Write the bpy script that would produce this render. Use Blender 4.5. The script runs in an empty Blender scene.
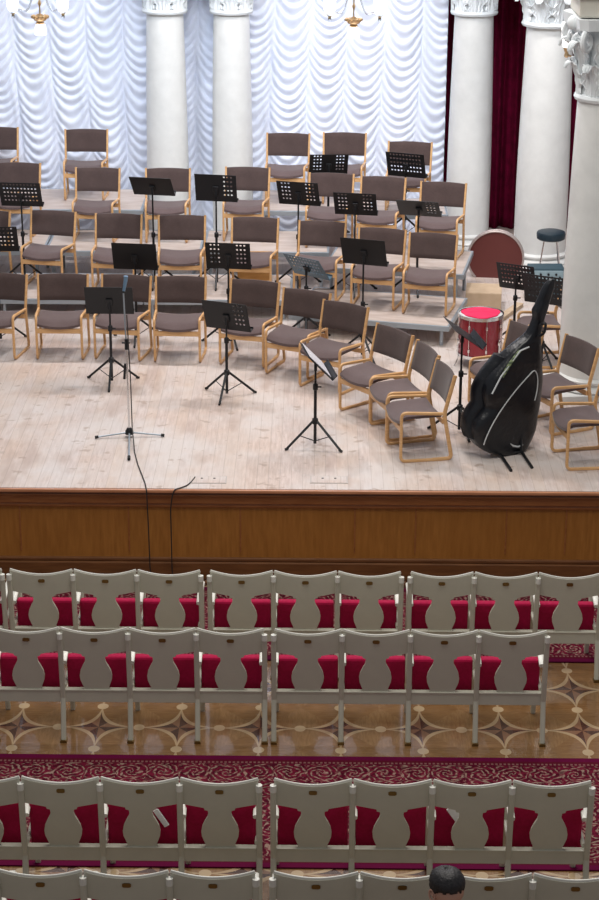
import bpy, bmesh, math, random
import numpy as np
from mathutils import Vector, Matrix
random.seed(7)
scn = bpy.context.scene
COL = scn.collection
PI = math.pi
SH = 0.95            # height of the concert stage above the hall floor

# ---------------------------------------------------------------- camera
F_PX, PITCH, YAW, ROLL, CAMH = 1950.0, math.radians(20.5), 0.008, 0.004, 7.76
cam_d = bpy.data.cameras.new('camera'); cam = bpy.data.objects.new('camera', cam_d); COL.objects.link(cam)
CR = Matrix.Rotation(YAW, 4, 'Z') @ Matrix.Rotation(PI/2 - PITCH, 4, 'X') @ Matrix.Rotation(ROLL, 4, 'Z')
cam.matrix_world = Matrix.Translation((0, 0, CAMH)) @ CR
cam_d.sensor_fit = 'VERTICAL'; cam_d.sensor_height = 24.0; cam_d.lens = F_PX / 900 * 24.0
cam_d.clip_end = 200
scn.camera = cam
def ray(px, py):
    return (CR.to_3x3() @ Vector((px - 299.5, 450 - py, -F_PX))).normalized()
def P(px, py, z):
    r = ray(px, py); t = (z - CAMH) / r.z
    return Vector((0, 0, CAMH)) + r * t
def PY(px, py, y):      # the point at depth y
    r = ray(px, py); return Vector((0, 0, CAMH)) + r * (y / r.y)

# ---------------------------------------------------------------- materials
class G:
    """small helper for math node graphs"""
    def __init__(s, nt): s.nt = nt
    def m(s, op, a, b=None, c=None):
        n = s.nt.nodes.new('ShaderNodeMath'); n.operation = op
        for i, v in enumerate((a, b, c)):
            if v is None: continue
            if isinstance(v, (int, float)): n.inputs[i].default_value = v
            else: s.nt.links.new(v, n.inputs[i])
        return n.outputs[0]
    def mix(s, f, a, b):
        n = s.nt.nodes.new('ShaderNodeMix'); n.data_type = 'RGBA'
        for k, v in ((0, f), (6, a), (7, b)):
            if isinstance(v, (int, float)): n.inputs[k].default_value = v
            elif isinstance(v, tuple): n.inputs[k].default_value = (*v, 1)
            else: s.nt.links.new(v, n.inputs[k])
        return n.outputs[2]
    def noise(s, vec, scale, detail=3, rough=.55):
        n = s.nt.nodes.new('ShaderNodeTexNoise'); n.inputs['Scale'].default_value = scale
        n.inputs['Detail'].default_value = detail; n.inputs['Roughness'].default_value = rough
        if vec is not None: s.nt.links.new(vec, n.inputs['Vector'])
        return n.outputs['Fac']
    def coord(s, scale=(1, 1, 1), kind='Object'):
        t = s.nt.nodes.new('ShaderNodeTexCoord'); mp = s.nt.nodes.new('ShaderNodeMapping')
        mp.inputs['Scale'].default_value = scale
        s.nt.links.new(t.outputs[kind], mp.inputs['Vector']); return mp.outputs['Vector']
    def sep(s, v):
        n = s.nt.nodes.new('ShaderNodeSeparateXYZ'); s.nt.links.new(v, n.inputs[0]); return n.outputs
    def ramp(s, f, stops):
        n = s.nt.nodes.new('ShaderNodeValToRGB'); e = n.color_ramp.elements
        while len(e) < len(stops): e.new(.5)
        for el, (p, c) in zip(e, stops): el.position = p; el.color = (*c, 1)
        s.nt.links.new(f, n.inputs[0]); return n.outputs[0]
def mat(name, color=(.5,.5,.5), rough=.5, metal=0, build=None, bump=None, coat=0, emit=None, spec=None, sheen=0):
    m = bpy.data.materials.new(name); m.use_nodes = True; nt = m.node_tree
    b = nt.nodes['Principled BSDF']; g = G(nt)
    b.inputs['Base Color'].default_value = (*color, 1); b.inputs['Roughness'].default_value = rough
    b.inputs['Metallic'].default_value = metal; b.inputs['Coat Weight'].default_value = coat
    b.inputs['Sheen Weight'].default_value = sheen
    if spec is not None: b.inputs['Specular IOR Level'].default_value = spec
    if emit: b.inputs['Emission Color'].default_value = (*emit[0], 1); b.inputs['Emission Strength'].default_value = emit[1]
    if build: nt.links.new(build(g), b.inputs['Base Color'])
    else:
        v = g.noise(g.coord(), 6, 3)
        nt.links.new(g.mix(v, tuple(c*.9 for c in color), tuple(min(1, c*1.1) for c in color)), b.inputs['Base Color'])
    if bump:
        bn = nt.nodes.new('ShaderNodeBump'); bn.inputs['Strength'].default_value = bump[1]; bn.inputs['Distance'].default_value = bump[2] if len(bump) > 2 else .01
        nt.links.new(g.noise(g.coord(), bump[0], 4), bn.inputs['Height']); nt.links.new(bn.outputs[0], b.inputs['Normal'])
    return m

def stage_floor(g, pink=0):
    v = g.coord(); x, y, z = g.sep(v)
    bw = .11
    xi = g.m('FLOOR', g.m('DIVIDE', x, bw))
    wn = g.nt.nodes.new('ShaderNodeTexWhiteNoise'); wn.noise_dimensions = '1D'; g.nt.links.new(xi, wn.inputs['W'])
    grain = g.noise(g.coord((9, .8, 1)), 5, 5, .7)
    big = g.noise(v, 1.1, 4, .6)
    spots = g.noise(v, 8, 2, .5)
    c = g.ramp(grain, [(.3, (.47,.36,.31)), (.7, (.70,.59,.545))])
    c = g.mix(g.m('MULTIPLY', wn.outputs['Value'], .45), c, (.62,.47,.36))
    c = g.mix(g.ramp(big, [(.38, (.65,)*3), (.62, (0,)*3)]), c, (.66,.63,.62))
    stain = g.ramp(spots, [(.28, (.55,)*3), (.36, (0,)*3)])
    c = g.mix(stain, c, (.33,.23,.17))
    st2 = g.noise(g.coord((1.6, .45, 1)), 1.7, 3, .6)
    c = g.mix(g.ramp(st2, [(.55, (0,)*3), (.68, (.7,)*3)]), c, (.45,.34,.29))
    fr = g.m('FRACT', g.m('DIVIDE', x, bw))
    line = g.m('LESS_THAN', fr, .05)
    return g.mix(g.m('MULTIPLY', line, .35), c, (.25,.18,.13))
def hall_parquet(g):
    v = g.coord(); x, y, z = g.sep(v); Tx, Ty = .663, .72; q0 = P(98.6, 727, 0)
    cx = g.m('SUBTRACT', g.m('FRACT', g.m('DIVIDE', g.m('ADD', x, Tx*30.5 - q0.x), Tx)), .5)
    cy = g.m('SUBTRACT', g.m('FRACT', g.m('DIVIDE', g.m('ADD', y, Ty*30.5 - q0.y), Ty)), .5)
    ax, ay = g.m('ABSOLUTE', cx), g.m('ABSOLUTE', cy)
    s = g.m('ADD', g.m('SQRT', ax), g.m('SQRT', ay))
    star = g.m('LESS_THAN', s, .64)
    band = g.m('MULTIPLY', g.m('LESS_THAN', s, .755), g.m('GREATER_THAN', s, .64))
    d1 = g.m('SQRT', g.m('ADD', g.m('POWER', g.m('SUBTRACT', ax, .5), 2), g.m('POWER', ay, 2)))
    d2 = g.m('SQRT', g.m('ADD', g.m('POWER', ax, 2), g.m('POWER', g.m('SUBTRACT', ay, .5), 2)))
    med = g.m('LESS_THAN', g.m('MINIMUM', d1, d2), .07)
    grain = g.noise(g.coord((2, 14, 1)), 4, 5, .7)
    grain2 = g.noise(g.coord((14, 2, 1)), 4, 5, .7)
    base = g.ramp(grain, [(.3, (.15,.070,.022)), (.7, (.25,.13,.05))])
    base2 = g.ramp(grain2, [(.3, (.17,.085,.03)), (.7, (.28,.155,.065))])
    tile = g.m('GREATER_THAN', g.m('MULTIPLY', g.m('SUBTRACT', ax, ay), 1), 0)
    c = g.mix(tile, base, base2)
    facet = g.m('GREATER_THAN', g.m('MULTIPLY', g.m('MULTIPLY', cx, cy), g.m('SUBTRACT', ax, ay)), 0)
    starc = g.mix(facet, (.065,.026,.016), (.20,.10,.055))
    c = g.mix(star, c, starc); c = g.mix(band, c, (.40,.28,.16)); c = g.mix(med, c, (.44,.32,.19))
    return c
def carpet_col(W, L):
    def f(g):
        v = g.coord(); x, y, z = g.sep(v)
        ex = g.m('MINIMUM', y, g.m('SUBTRACT', W, y))             # distance to the long edges
        T = .25
        wob = g.noise(v, 7, 3); wob2 = g.noise(v, 17, 2)
        row = g.m('DIVIDE', g.m('SUBTRACT', ex, .15), T)
        xx = g.m('ADD', x, g.m('MULTIPLY', wob, .10))
        cx = g.m('SUBTRACT', g.m('FRACT', g.m('ADD', g.m('DIVIDE', xx, T), g.m('MULTIPLY', g.m('FLOOR', row), .5))), .5)
        cy = g.m('SUBTRACT', g.m('FRACT', g.m('ADD', row, g.m('MULTIPLY', wob, .3))), .6)
        r = g.m('SQRT', g.m('ADD', g.m('MULTIPLY', cx, cx), g.m('MULTIPLY', cy, cy)))
        a = g.m('ARCTAN2', cy, cx)
        sp = g.m('SINE', g.m('ADD', g.m('ADD', g.m('MULTIPLY', r, 34), g.m('MULTIPLY', a, 2)), g.m('MULTIPLY', wob2, 9)))
        sc = g.m('GREATER_THAN', sp, .45)
        leaf = g.m('GREATER_THAN', g.m('SINE', g.m('ADD', g.m('MULTIPLY', a, 9), g.m('MULTIPLY', r, 25))), -.1)
        sc = g.m('MULTIPLY', sc, g.m('ADD', g.m('MULTIPLY', leaf, .55), .2))
        n = g.noise(v, 30, 2)
        field = g.mix(g.ramp(n, [(.42, (0,)*3), (.56, (1,)*3)]), (.06,.003,.012), (.13,.007,.024))
        c = g.mix(sc, field, (.32,.225,.175))
        edge = g.m('LESS_THAN', ex, .06)
        dots = g.m('MULTIPLY', g.m('LESS_THAN', g.m('ABSOLUTE', g.m('SUBTRACT', ex, .105)), .012), g.m('GREATER_THAN', g.m('SINE', g.m('MULTIPLY', x, 190)), -.2))
        c = g.mix(g.m('LESS_THAN', ex, .13), c, (.085,.004,.016))
        c = g.mix(g.m('MULTIPLY', dots, .6), c, (.26,.14,.12))
        return g.mix(edge, c, (.10,.002,.032))
    return f
def wood_panel(g):
    v = g.coord(); x, y, z = g.sep(v)
    xi = g.m('FLOOR', g.m('DIVIDE', x, .64))
    wn = g.nt.nodes.new('ShaderNodeTexWhiteNoise'); wn.noise_dimensions = '1D'; g.nt.links.new(xi, wn.inputs['W'])
    gr = g.noise(g.coord((10, 1, 1.2)), 3, 4, .6)
    c = g.ramp(gr, [(.25, (.28,.112,.020)), (.75, (.42,.18,.038))])
    return g.mix(g.m('MULTIPLY', wn.outputs['Value'], .4), c, (.30,.118,.020))
def wood_grain(a, b, sc=(3, 3, 14)):
    return lambda g: g.ramp(g.noise(g.coord(sc), 4, 4), [(.3, a), (.7, b)])
def fabric(a, b, k=90):
    return lambda g: g.ramp(g.m('ADD', g.m('MULTIPLY', g.noise(g.coord(), k, 2), .5), g.m('MULTIPLY', g.noise(g.coord(), 5, 3), .5)), [(.35, a), (.65, b)])

M = {}
M['stage'] = mat('pale worn stage boards', rough=.42, build=stage_floor)
M['parquet'] = mat('inlaid star parquet', rough=.2, build=hall_parquet, coat=.4)
M['runner_wood'] = mat('stained stage front panel', rough=.35, build=wood_panel)
M['trim_wood'] = mat('polished brown moulding', rough=.28, build=wood_grain((.25,.085,.025), (.36,.14,.045), (1, 8, 8)))
M['nosing'] = mat('reddish stage nosing', rough=.3, build=wood_grain((.42,.17,.08), (.55,.25,.13), (1, 8, 8)))
M['base_wood'] = mat('dark stage plinth wood', rough=.4, build=wood_grain((.12,.045,.014), (.19,.075,.025), (1, 8, 8)))
M['beech'] = mat('light bentwood', rough=.38, build=wood_grain((.60,.33,.135), (.74,.45,.215)))
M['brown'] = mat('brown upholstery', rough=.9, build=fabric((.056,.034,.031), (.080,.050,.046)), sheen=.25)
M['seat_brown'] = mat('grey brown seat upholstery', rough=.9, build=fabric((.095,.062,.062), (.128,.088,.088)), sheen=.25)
M['black'] = mat('black powder coated metal', (.012,.013,.016), .42, .3)
M['black_rubber'] = mat('black rubber', (.01,.01,.01), .8)
M['chrome'] = mat('chrome', (.75,.76,.78), .18, 1)
M['grey_metal'] = mat('grey aluminium', (.36,.41,.46), .4, .5)
M['deck'] = mat('riser deck board', rough=.5, build=lambda g: g.ramp(g.noise(g.coord((1, 5, 1)), 3, 4), [(.3, (.45,.36,.31)), (.7, (.60,.52,.48))]))
M['cream'] = mat('cream painted wood', (.54,.53,.44), .38)
M['ivory'] = mat('ivory paint and edge highlight', (.72,.71,.65), .35)  # paint of armrests and post caps, also the painted highlight on seat backs
M['velvet'] = mat('crimson velvet', rough=.85, spec=.2, build=fabric((.32,.0015,.038), (.42,.003,.058), 40), sheen=.08)
M['brass'] = mat('tarnished brass', (.22,.14,.05), .35, .9)
M['gold'] = mat('gilded metal', (.72,.50,.28), .3, .9)
M['white_curtain'] = mat('white voile drape', (.74,.79,.93), .8, sheen=.2)
M['red_curtain'] = mat('dark crimson velvet curtain', rough=.9, spec=.1, build=fabric((.085,.001,.016), (.14,.002,.026), 10))
M['plaster'] = mat('white plaster', (.72,.76,.78), .55, bump=(30, .15, .01))
M['column'] = mat('polished white column', (.73,.74,.725), .42)
M['beige'] = mat('beige plaster moulding', (.62,.60,.53), .6)
M['lamp'] = mat('frosted lamp glass', (1,1,1), .4, emit=((1,.98,.93), 2.5))
M['crystal'] = mat('clear crystal', (.85,.9,1), .08)
_cb = M['crystal'].node_tree.nodes['Principled BSDF']; _cb.inputs['Transmission Weight'].default_value = .9
M['drum_red'] = mat('red sparkle shell', (.26,.004,.020), .2, .35, coat=.8)
M['drum_cloth'] = mat('bright pink red drum cover', (.75,.012,.09), .75)
M['maroon'] = mat('dark maroon board', (.125,.028,.024), .5)
M['rim'] = mat('pale metal rim', (.55,.48,.46), .35, .6)
M['card'] = mat('brown cardboard', rough=.85, build=fabric((.50,.37,.25), (.58,.44,.31), 12))
M['orange_wood'] = mat('orange plywood', rough=.45, build=wood_grain((.42,.19,.045), (.54,.27,.08), (2, 2, 9)))
M['bag'] = mat('glossy black nylon', (.004,.005,.008), .33, bump=(9, .45, .03))
M['piping'] = mat('grey white piping', (.55,.57,.58), .5)
M['label_green'] = mat('pale green lettered strip', rough=.6, build=lambda g: g.mix(g.m('GREATER_THAN', g.m('SINE', g.m('MULTIPLY', g.sep(g.coord())[2], 160)), 0), (.20,.25,.12), (.07,.10,.05)))
M['paper'] = mat('white paper', (.85,.87,.88), .7)
M['paper_grey'] = mat('printed sheet music', rough=.7, build=lambda g: g.mix(g.m('GREATER_THAN', g.m('SINE', g.m('MULTIPLY', g.sep(g.coord())[2], 260)), .5), (.72,.70,.74), (.42,.40,.44)))
M['stool_blue'] = mat('dark blue black stool vinyl', (.012,.028,.042), .4)
M['amp_blue'] = mat('blue grey amplifier case', (.035,.075,.10), .5)
M['amp_light'] = mat('pale blue amplifier front', (.30,.42,.48), .5)
M['cable'] = mat('black cable rubber', (.02,.017,.015), .6)
M['skin'] = mat('skin', (.50,.27,.19), .55)
M['hair'] = mat('short black hair', rough=.5, build=lambda g: g.ramp(g.noise(g.coord((1, 1, .4)), 60, 3), [(.35, (.004,.003,.004)), (.7, (.020,.016,.018))]), bump=(120, .6, .006))
M['shirt'] = mat('dark shirt cloth', (.03,.035,.05), .85)
M['trousers'] = mat('dark trousers cloth', (.02,.02,.025), .85)
M['shoe'] = mat('black shoe leather', (.01,.01,.01), .35)
M['wall'] = mat('pale wall plaster', (.70,.70,.68), .7)
M['blue_tip'] = mat('blue grey microphone', (.18,.30,.44), .35, .4)
M['desk_blue'] = mat('blue grey stand metal', (.075,.13,.175), .35, .4)
M['socket'] = mat('metal floor hatch', (.52,.47,.44), .45, .3)

# ---------------------------------------------------------------- mesh helpers
def obj(name, bm, m, parent=None, smooth=False, loc=None):
    me = bpy.data.meshes.new(name)
    if isinstance(bm, bmesh.types.BMesh):
        bmesh.ops.recalc_face_normals(bm, faces=bm.faces[:]); bm.to_mesh(me); bm.free()
    else:
        me.from_pydata(*bm)
    me.materials.append(m)
    if smooth:
        me.polygons.foreach_set('use_smooth', [True]*len(me.polygons))
        try: me.set_sharp_from_angle(angle=math.radians(40))
        except Exception: pass
    o = bpy.data.objects.new(name, me); COL.objects.link(o); o.parent = parent
    if loc: o.location = loc
    return o
def tag(o, label=None, cat=None, group=None, kind=None):
    for k, v in (('label', label), ('category', cat), ('group', group), ('kind', kind)):
        if v: o[k] = v
    return o
def thing(name, label, cat, loc=(0,0,0), rz=0, group=None):
    o = bpy.data.objects.new(name, None); COL.objects.link(o); o.location = loc; o.rotation_euler = (0,0,rz)
    o.empty_display_size = .1
    return tag(o, label, cat, group)
def dup(o, parent=None):
    c = o.copy(); COL.objects.link(c)
    if parent: c.parent = parent
    for ch in [k for k in o.children]: dup(ch, c)
    return c
def box(bm, c, s, rot=None, bev=0):
    r = bmesh.ops.create_cube(bm, size=1); vs = r['verts']
    bmesh.ops.scale(bm, vec=s, verts=vs)
    if bev:
        es = list({e for v in vs for e in v.link_edges})
        rr = bmesh.ops.bevel(bm, geom=es, offset=bev, segments=2, affect='EDGES', profile=.5)
        vs = list({v for f in rr['faces'] for v in f.verts} | {v for v in vs if v.is_valid})
    if rot: bmesh.ops.rotate(bm, cent=(0,0,0), matrix=rot, verts=vs)
    bmesh.ops.translate(bm, vec=c, verts=vs)
def tube(bm, pts, r, seg=8, caps=True, flat=None):
    """tube through pts; r number or list; flat=(a,b) gives a rectangular-ish section"""
    pts = [Vector(p) for p in pts]; n = len(pts); rings = []
    ref = None
    for i, p in enumerate(pts):
        t = (pts[min(i+1, n-1)] - pts[max(i-1, 0)]).normalized()
        if ref is None:
            ref = Vector((1,0,0)) if abs(t.x) < .9 else Vector((0,1,0))
        u = (ref - t*ref.dot(t)).normalized(); w = t.cross(u); ref = u
        ri = r[i] if isinstance(r, (list, tuple)) else r
        if flat: rings.append([bm.verts.new(p + u*a*flat[0] + w*b*flat[1]) for a, b in ((1,.6),(.6,1),(-.6,1),(-1,.6),(-1,-.6),(-.6,-1),(.6,-1),(1,-.6))])
        else: rings.append([bm.verts.new(p + (u*math.cos(2*PI*k/seg) + w*math.sin(2*PI*k/seg))*ri) for k in range(seg)])
    for a, b in zip(rings[:-1], rings[1:]):
        for k in range(len(a)): bm.faces.new((a[k], a[(k+1) % len(a)], b[(k+1) % len(a)], b[k]))
    if caps: bm.faces.new(rings[0][::-1]); bm.faces.new(rings[-1])
def lathe(bm, prof, seg=32, c=(0,0,0), caps=True):
    rings = [[bm.verts.new((c[0]+r*math.cos(2*PI*k/seg), c[1]+r*math.sin(2*PI*k/seg), c[2]+z)) for k in range(seg)] for r, z in prof]
    for a, b in zip(rings[:-1], rings[1:]):
        for k in range(seg): bm.faces.new((a[k], a[(k+1) % seg], b[(k+1) % seg], b[k]))
    if caps: bm.faces.new(rings[0][::-1]); bm.faces.new(rings[-1])
def prism(bm, poly, y0, y1, bev=0):
    """extrude an (x,z) outline along y"""
    a = [bm.verts.new((x, y0, z)) for x, z in poly]; b = [bm.verts.new((x, y1, z)) for x, z in poly]
    f1 = bm.faces.new(a); f2 = bm.faces.new(b[::-1]); n = len(a)
    for k in range(n): bm.faces.new((a[k], b[k], b[(k+1) % n], a[(k+1) % n]))
    return a, b
def bez(p0, p1, p2, n=6):
    p0, p1, p2 = map(Vector, (p0, p1, p2))
    return [(p0*(1-t)**2 + p1*2*t*(1-t) + p2*t*t) for t in [i/n for i in range(n+1)]]
def rounded(pts, r=.05, n=4):
    pts = [Vector(p) for p in pts]; out = [pts[0]]
    for a, b, c in zip(pts[:-2], pts[1:-1], pts[2:]):
        ra = min(r, (a-b).length*.45); rc = min(r, (c-b).length*.45)
        out += bez(b + (a-b).normalized()*ra, b, b + (c-b).normalized()*rc, n)
    return out + [pts[-1]]
def superloft(rings):
    vs, fs = [], []; n = len(rings[0])
    for r in rings: vs += [tuple(p) for p in r]
    for i in range(len(rings)-1):
        for k in range(n): fs.append((i*n+k, i*n+(k+1) % n, (i+1)*n+(k+1) % n, (i+1)*n+k))
    fs.append(tuple(range(n))[::-1]); fs.append(tuple(range((len(rings)-1)*n, len(rings)*n)))
    return (vs, [], fs)

# ---------------------------------------------------------------- the setting
def plane(name, x0, x1, y0, y1, z, m, th=.1):
    bm = bmesh.new(); box(bm, ((x0+x1)/2, (y0+y1)/2, z-th/2), (x1-x0, y1-y0, th))
    return tag(obj(name, bm, m), kind='structure')
STAGE_Y = P(300, 490.5, SH).y
CURT_Y = 26.95
plane('floor', -8, 8, 6.5, STAGE_Y+.2, 0, M['parquet'])
bm = bmesh.new(); box(bm, (0, (STAGE_Y+28.6)/2+.025, SH-.015), (14, 28.6-STAGE_Y-.01, .03))
tag(obj('floor', bm, M['stage']), kind='structure')
# stage front
bm = bmesh.new(); box(bm, (0, STAGE_Y+.12, .42), (14, .06, .84)); tag(obj('trim_1', bm, M['runner_wood']), kind='structure')
bm = bmesh.new()
prism_pts = [(0,-.02),(.0,-.0),(.0,.0)]
box(bm, (0, STAGE_Y+.012, SH-.02), (14, .036, .036), bev=.010)
tag(obj('trim_2', bm, M['nosing']), kind='structure')
bm = bmesh.new(); box(bm, (0, STAGE_Y+.075, SH-.115), (14, .05, .11), bev=.012); box(bm, (0, STAGE_Y+.06, SH-.075), (14, .06, .025), bev=.008); box(bm, (0, STAGE_Y+.08, SH-.19), (14, .03, .04), bev=.012)
tag(obj('trim_3', bm, M['trim_wood']), kind='structure')
bm = bmesh.new(); box(bm, (0, STAGE_Y+.07, .09), (14, .06, .18), bev=.01); box(bm, (0, STAGE_Y+.08, .20), (14, .04, .04), bev=.012)
tag(obj('trim_4', bm, M['base_wood']), kind='structure')
bm = bmesh.new()
for px in (19, 128, 240, 355, 416, 507, 567):
    x = PY(px, 530, STAGE_Y).x; box(bm, (x, STAGE_Y+.088, .52), (.012, .012, .48))
tag(obj('trim_5', bm, M['trim_wood']), kind='structure')
plane('wall_back', -9, 9, 28.5, 28.7, 9.5, M['wall'], 9.5)

# carpets
def carpet(y0, y1, label):
    bm = bmesh.new(); W = y1-y0; box(bm, (0, W/2, .006), (13, W, .012))
    o = obj('carpet_runner', bm, mat('crimson carpet with scroll border', rough=.95, spec=.1, build=carpet_col(W, 13)), loc=(0, y0, .001)); tag(o, label, 'carpet')
carpet(P(570, 663, 0).y, STAGE_Y-.15, 'crimson scroll-patterned carpet runner along the foot of the stage')
carpet(P(300, 869, 0).y, P(300, 757.5, 0).y, 'crimson scroll-patterned carpet runner in the aisle in front of the near seats')

# ---------------------------------------------------------------- curtains
def white_curtain():
    x0, x1, z0, z1 = -5.6, PY(445.5, 100, CURT_Y).x, SH+.01, 7.4
    nx, nz = 620, 470
    X = np.linspace(x0, x1, nx); Z = np.linspace(z0, z1, nz); XX, ZZ = np.meshgrid(X, Z)
    w = .50
    rng = np.random.RandomState(3)
    xs = (XX - x0)/w + .12*np.sin(ZZ*.9 + XX*.5)
    i = np.floor(xs).astype(int); u = xs - i
    ph = rng.rand(60)[i % 60]*1.0; per = .125 + .03*rng.rand(60)[(i*7) % 60]
    e = np.abs(2*u-1)
    droop = .25*(1 - e**2.0)
    wob = .035*np.sin(ZZ*3.1+i*2.3) + .02*np.sin(ZZ*7.7+XX*5)
    p = (ZZ + droop + wob)/per + ph*3
    fp = p - np.floor(p)
    fold = np.where(fp < .7, fp/.7, (1-fp)/.3)
    fold = .5-.5*np.cos(PI*fold)
    amp = .024*(1-e**3)*(.7+.5*np.sin(i*1.7+ZZ*1.3)**2) + .007
    Y = -fold*amp - .032*np.cos(PI*(u-.5))**.7*1.0
    Y += .012*np.sin(XX*60 + 4*np.sin(ZZ*2))*e**2
    Y += .01*np.sin(XX*13+ZZ*5)
    Y = Y + CURT_Y
    vs = np.stack([XX, Y, ZZ], -1).reshape(-1, 3)
    idx = np.arange(nx*nz).reshape(nz, nx)
    fs = np.stack([idx[:-1,:-1], idx[:-1,1:], idx[1:,1:], idx[1:,:-1]], -1).reshape(-1, 4)
    me = bpy.data.meshes.new('draped_curtain'); me.from_pydata(vs.tolist(), [], fs.tolist()); me.materials.append(M['white_curtain'])
    me.polygons.foreach_set('use_smooth', [True]*len(me.polygons))
    o = bpy.data.objects.new('draped_curtain', me); COL.objects.link(o)
    md = o.modifiers.new('thickness', 'SOLIDIFY'); md.thickness = .006; md.offset = 1
    tag(o, 'white voile curtain gathered in rows of swags behind the stage', 'curtain')
white_curtain()
def red_curtain():
    x0, x1, z0, z1 = PY(440, 100, CURT_Y+.35).x, 5.6, SH+.01, 7.4
    nx, nz = 420, 40
    X = np.linspace(x0, x1, nx); Z = np.linspace(z0, z1, nz); XX, ZZ = np.meshgrid(X, Z)
    Y = CURT_Y + .42 + .07*np.sin(XX*24 + .8*np.sin(XX*5)) + .03*np.sin(XX*53+ZZ*.3)
    vs = np.stack([XX, Y, ZZ], -1).reshape(-1, 3); idx = np.arange(nx*nz).reshape(nz, nx)
    fs = np.stack([idx[:-1,:-1], idx[:-1,1:], idx[1:,1:], idx[1:,:-1]], -1).reshape(-1, 4)
    me = bpy.data.meshes.new('pleated_curtain'); me.from_pydata(vs.tolist(), [], fs.tolist()); me.materials.append(M['red_curtain'])
    me.polygons.foreach_set('use_smooth', [True]*len(me.polygons))
    o = bpy.data.objects.new('pleated_curtain', me); COL.objects.link(o)
    md = o.modifiers.new('thickness', 'SOLIDIFY'); md.thickness = .012
    tag(o, 'dark crimson pleated velvet curtain at the right behind the columns', 'curtain')
red_curtain()

# ---------------------------------------------------------------- columns
def volute(bm, c, ax, R, wd):
    """spiral scroll around point c; ax = outward horizontal direction"""
    ax = Vector(ax).normalized(); side = Vector((-ax.y, ax.x, 0)); pts = []
    for k in range(34):
        a = k/33*2.6*2*PI/1.25; r = R*(1 - .78*k/33)
        pts.append(Vector(c) + ax*(r*math.cos(a - PI/2)) + Vector((0,0,1))*(r*math.sin(a + PI/2)))
    tube(bm, pts, [wd*(1-.5*k/33) for k in range(34)], 8)
def leaf(bm, ang, z0, h, r0, r1, wd):
    """acanthus leaf curling outwards, lobed edges"""
    n = 18; m = 8; ca, sa = math.cos(ang), math.sin(ang); grid = []
    for i in range(n+1):
        t = i/n
        if t < .78: z = z0 + h*t/.78; r = r0 + (r1-r0)*(t/.78)**2.6*.8
        else:
            q = (t-.78)/.22; z = z0 + h - h*.22*q*q; r = r0 + (r1-r0)*(.8 + .55*math.sin(q*1.5))
        w = wd*(math.sin(PI*(.18+.78*t))**.7)*(1 + .17*math.sin(t*28))
        row = []
        for j in range(-m, m+1):
            s = j/m; d = .035*(1-abs(s))**.5 + .012*math.cos(s*14)
            row.append(bm.verts.new(((r+d*.7)*ca - s*w*sa, (r+d*.7)*sa + s*w*ca, z)))
        grid.append(row)
    for a, b in zip(grid[:-1], grid[1:]):
        for k in range(2*m): bm.faces.new((a[k], a[k+1], b[k+1], b[k]))
ZN = 4.12   # necking height
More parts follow.
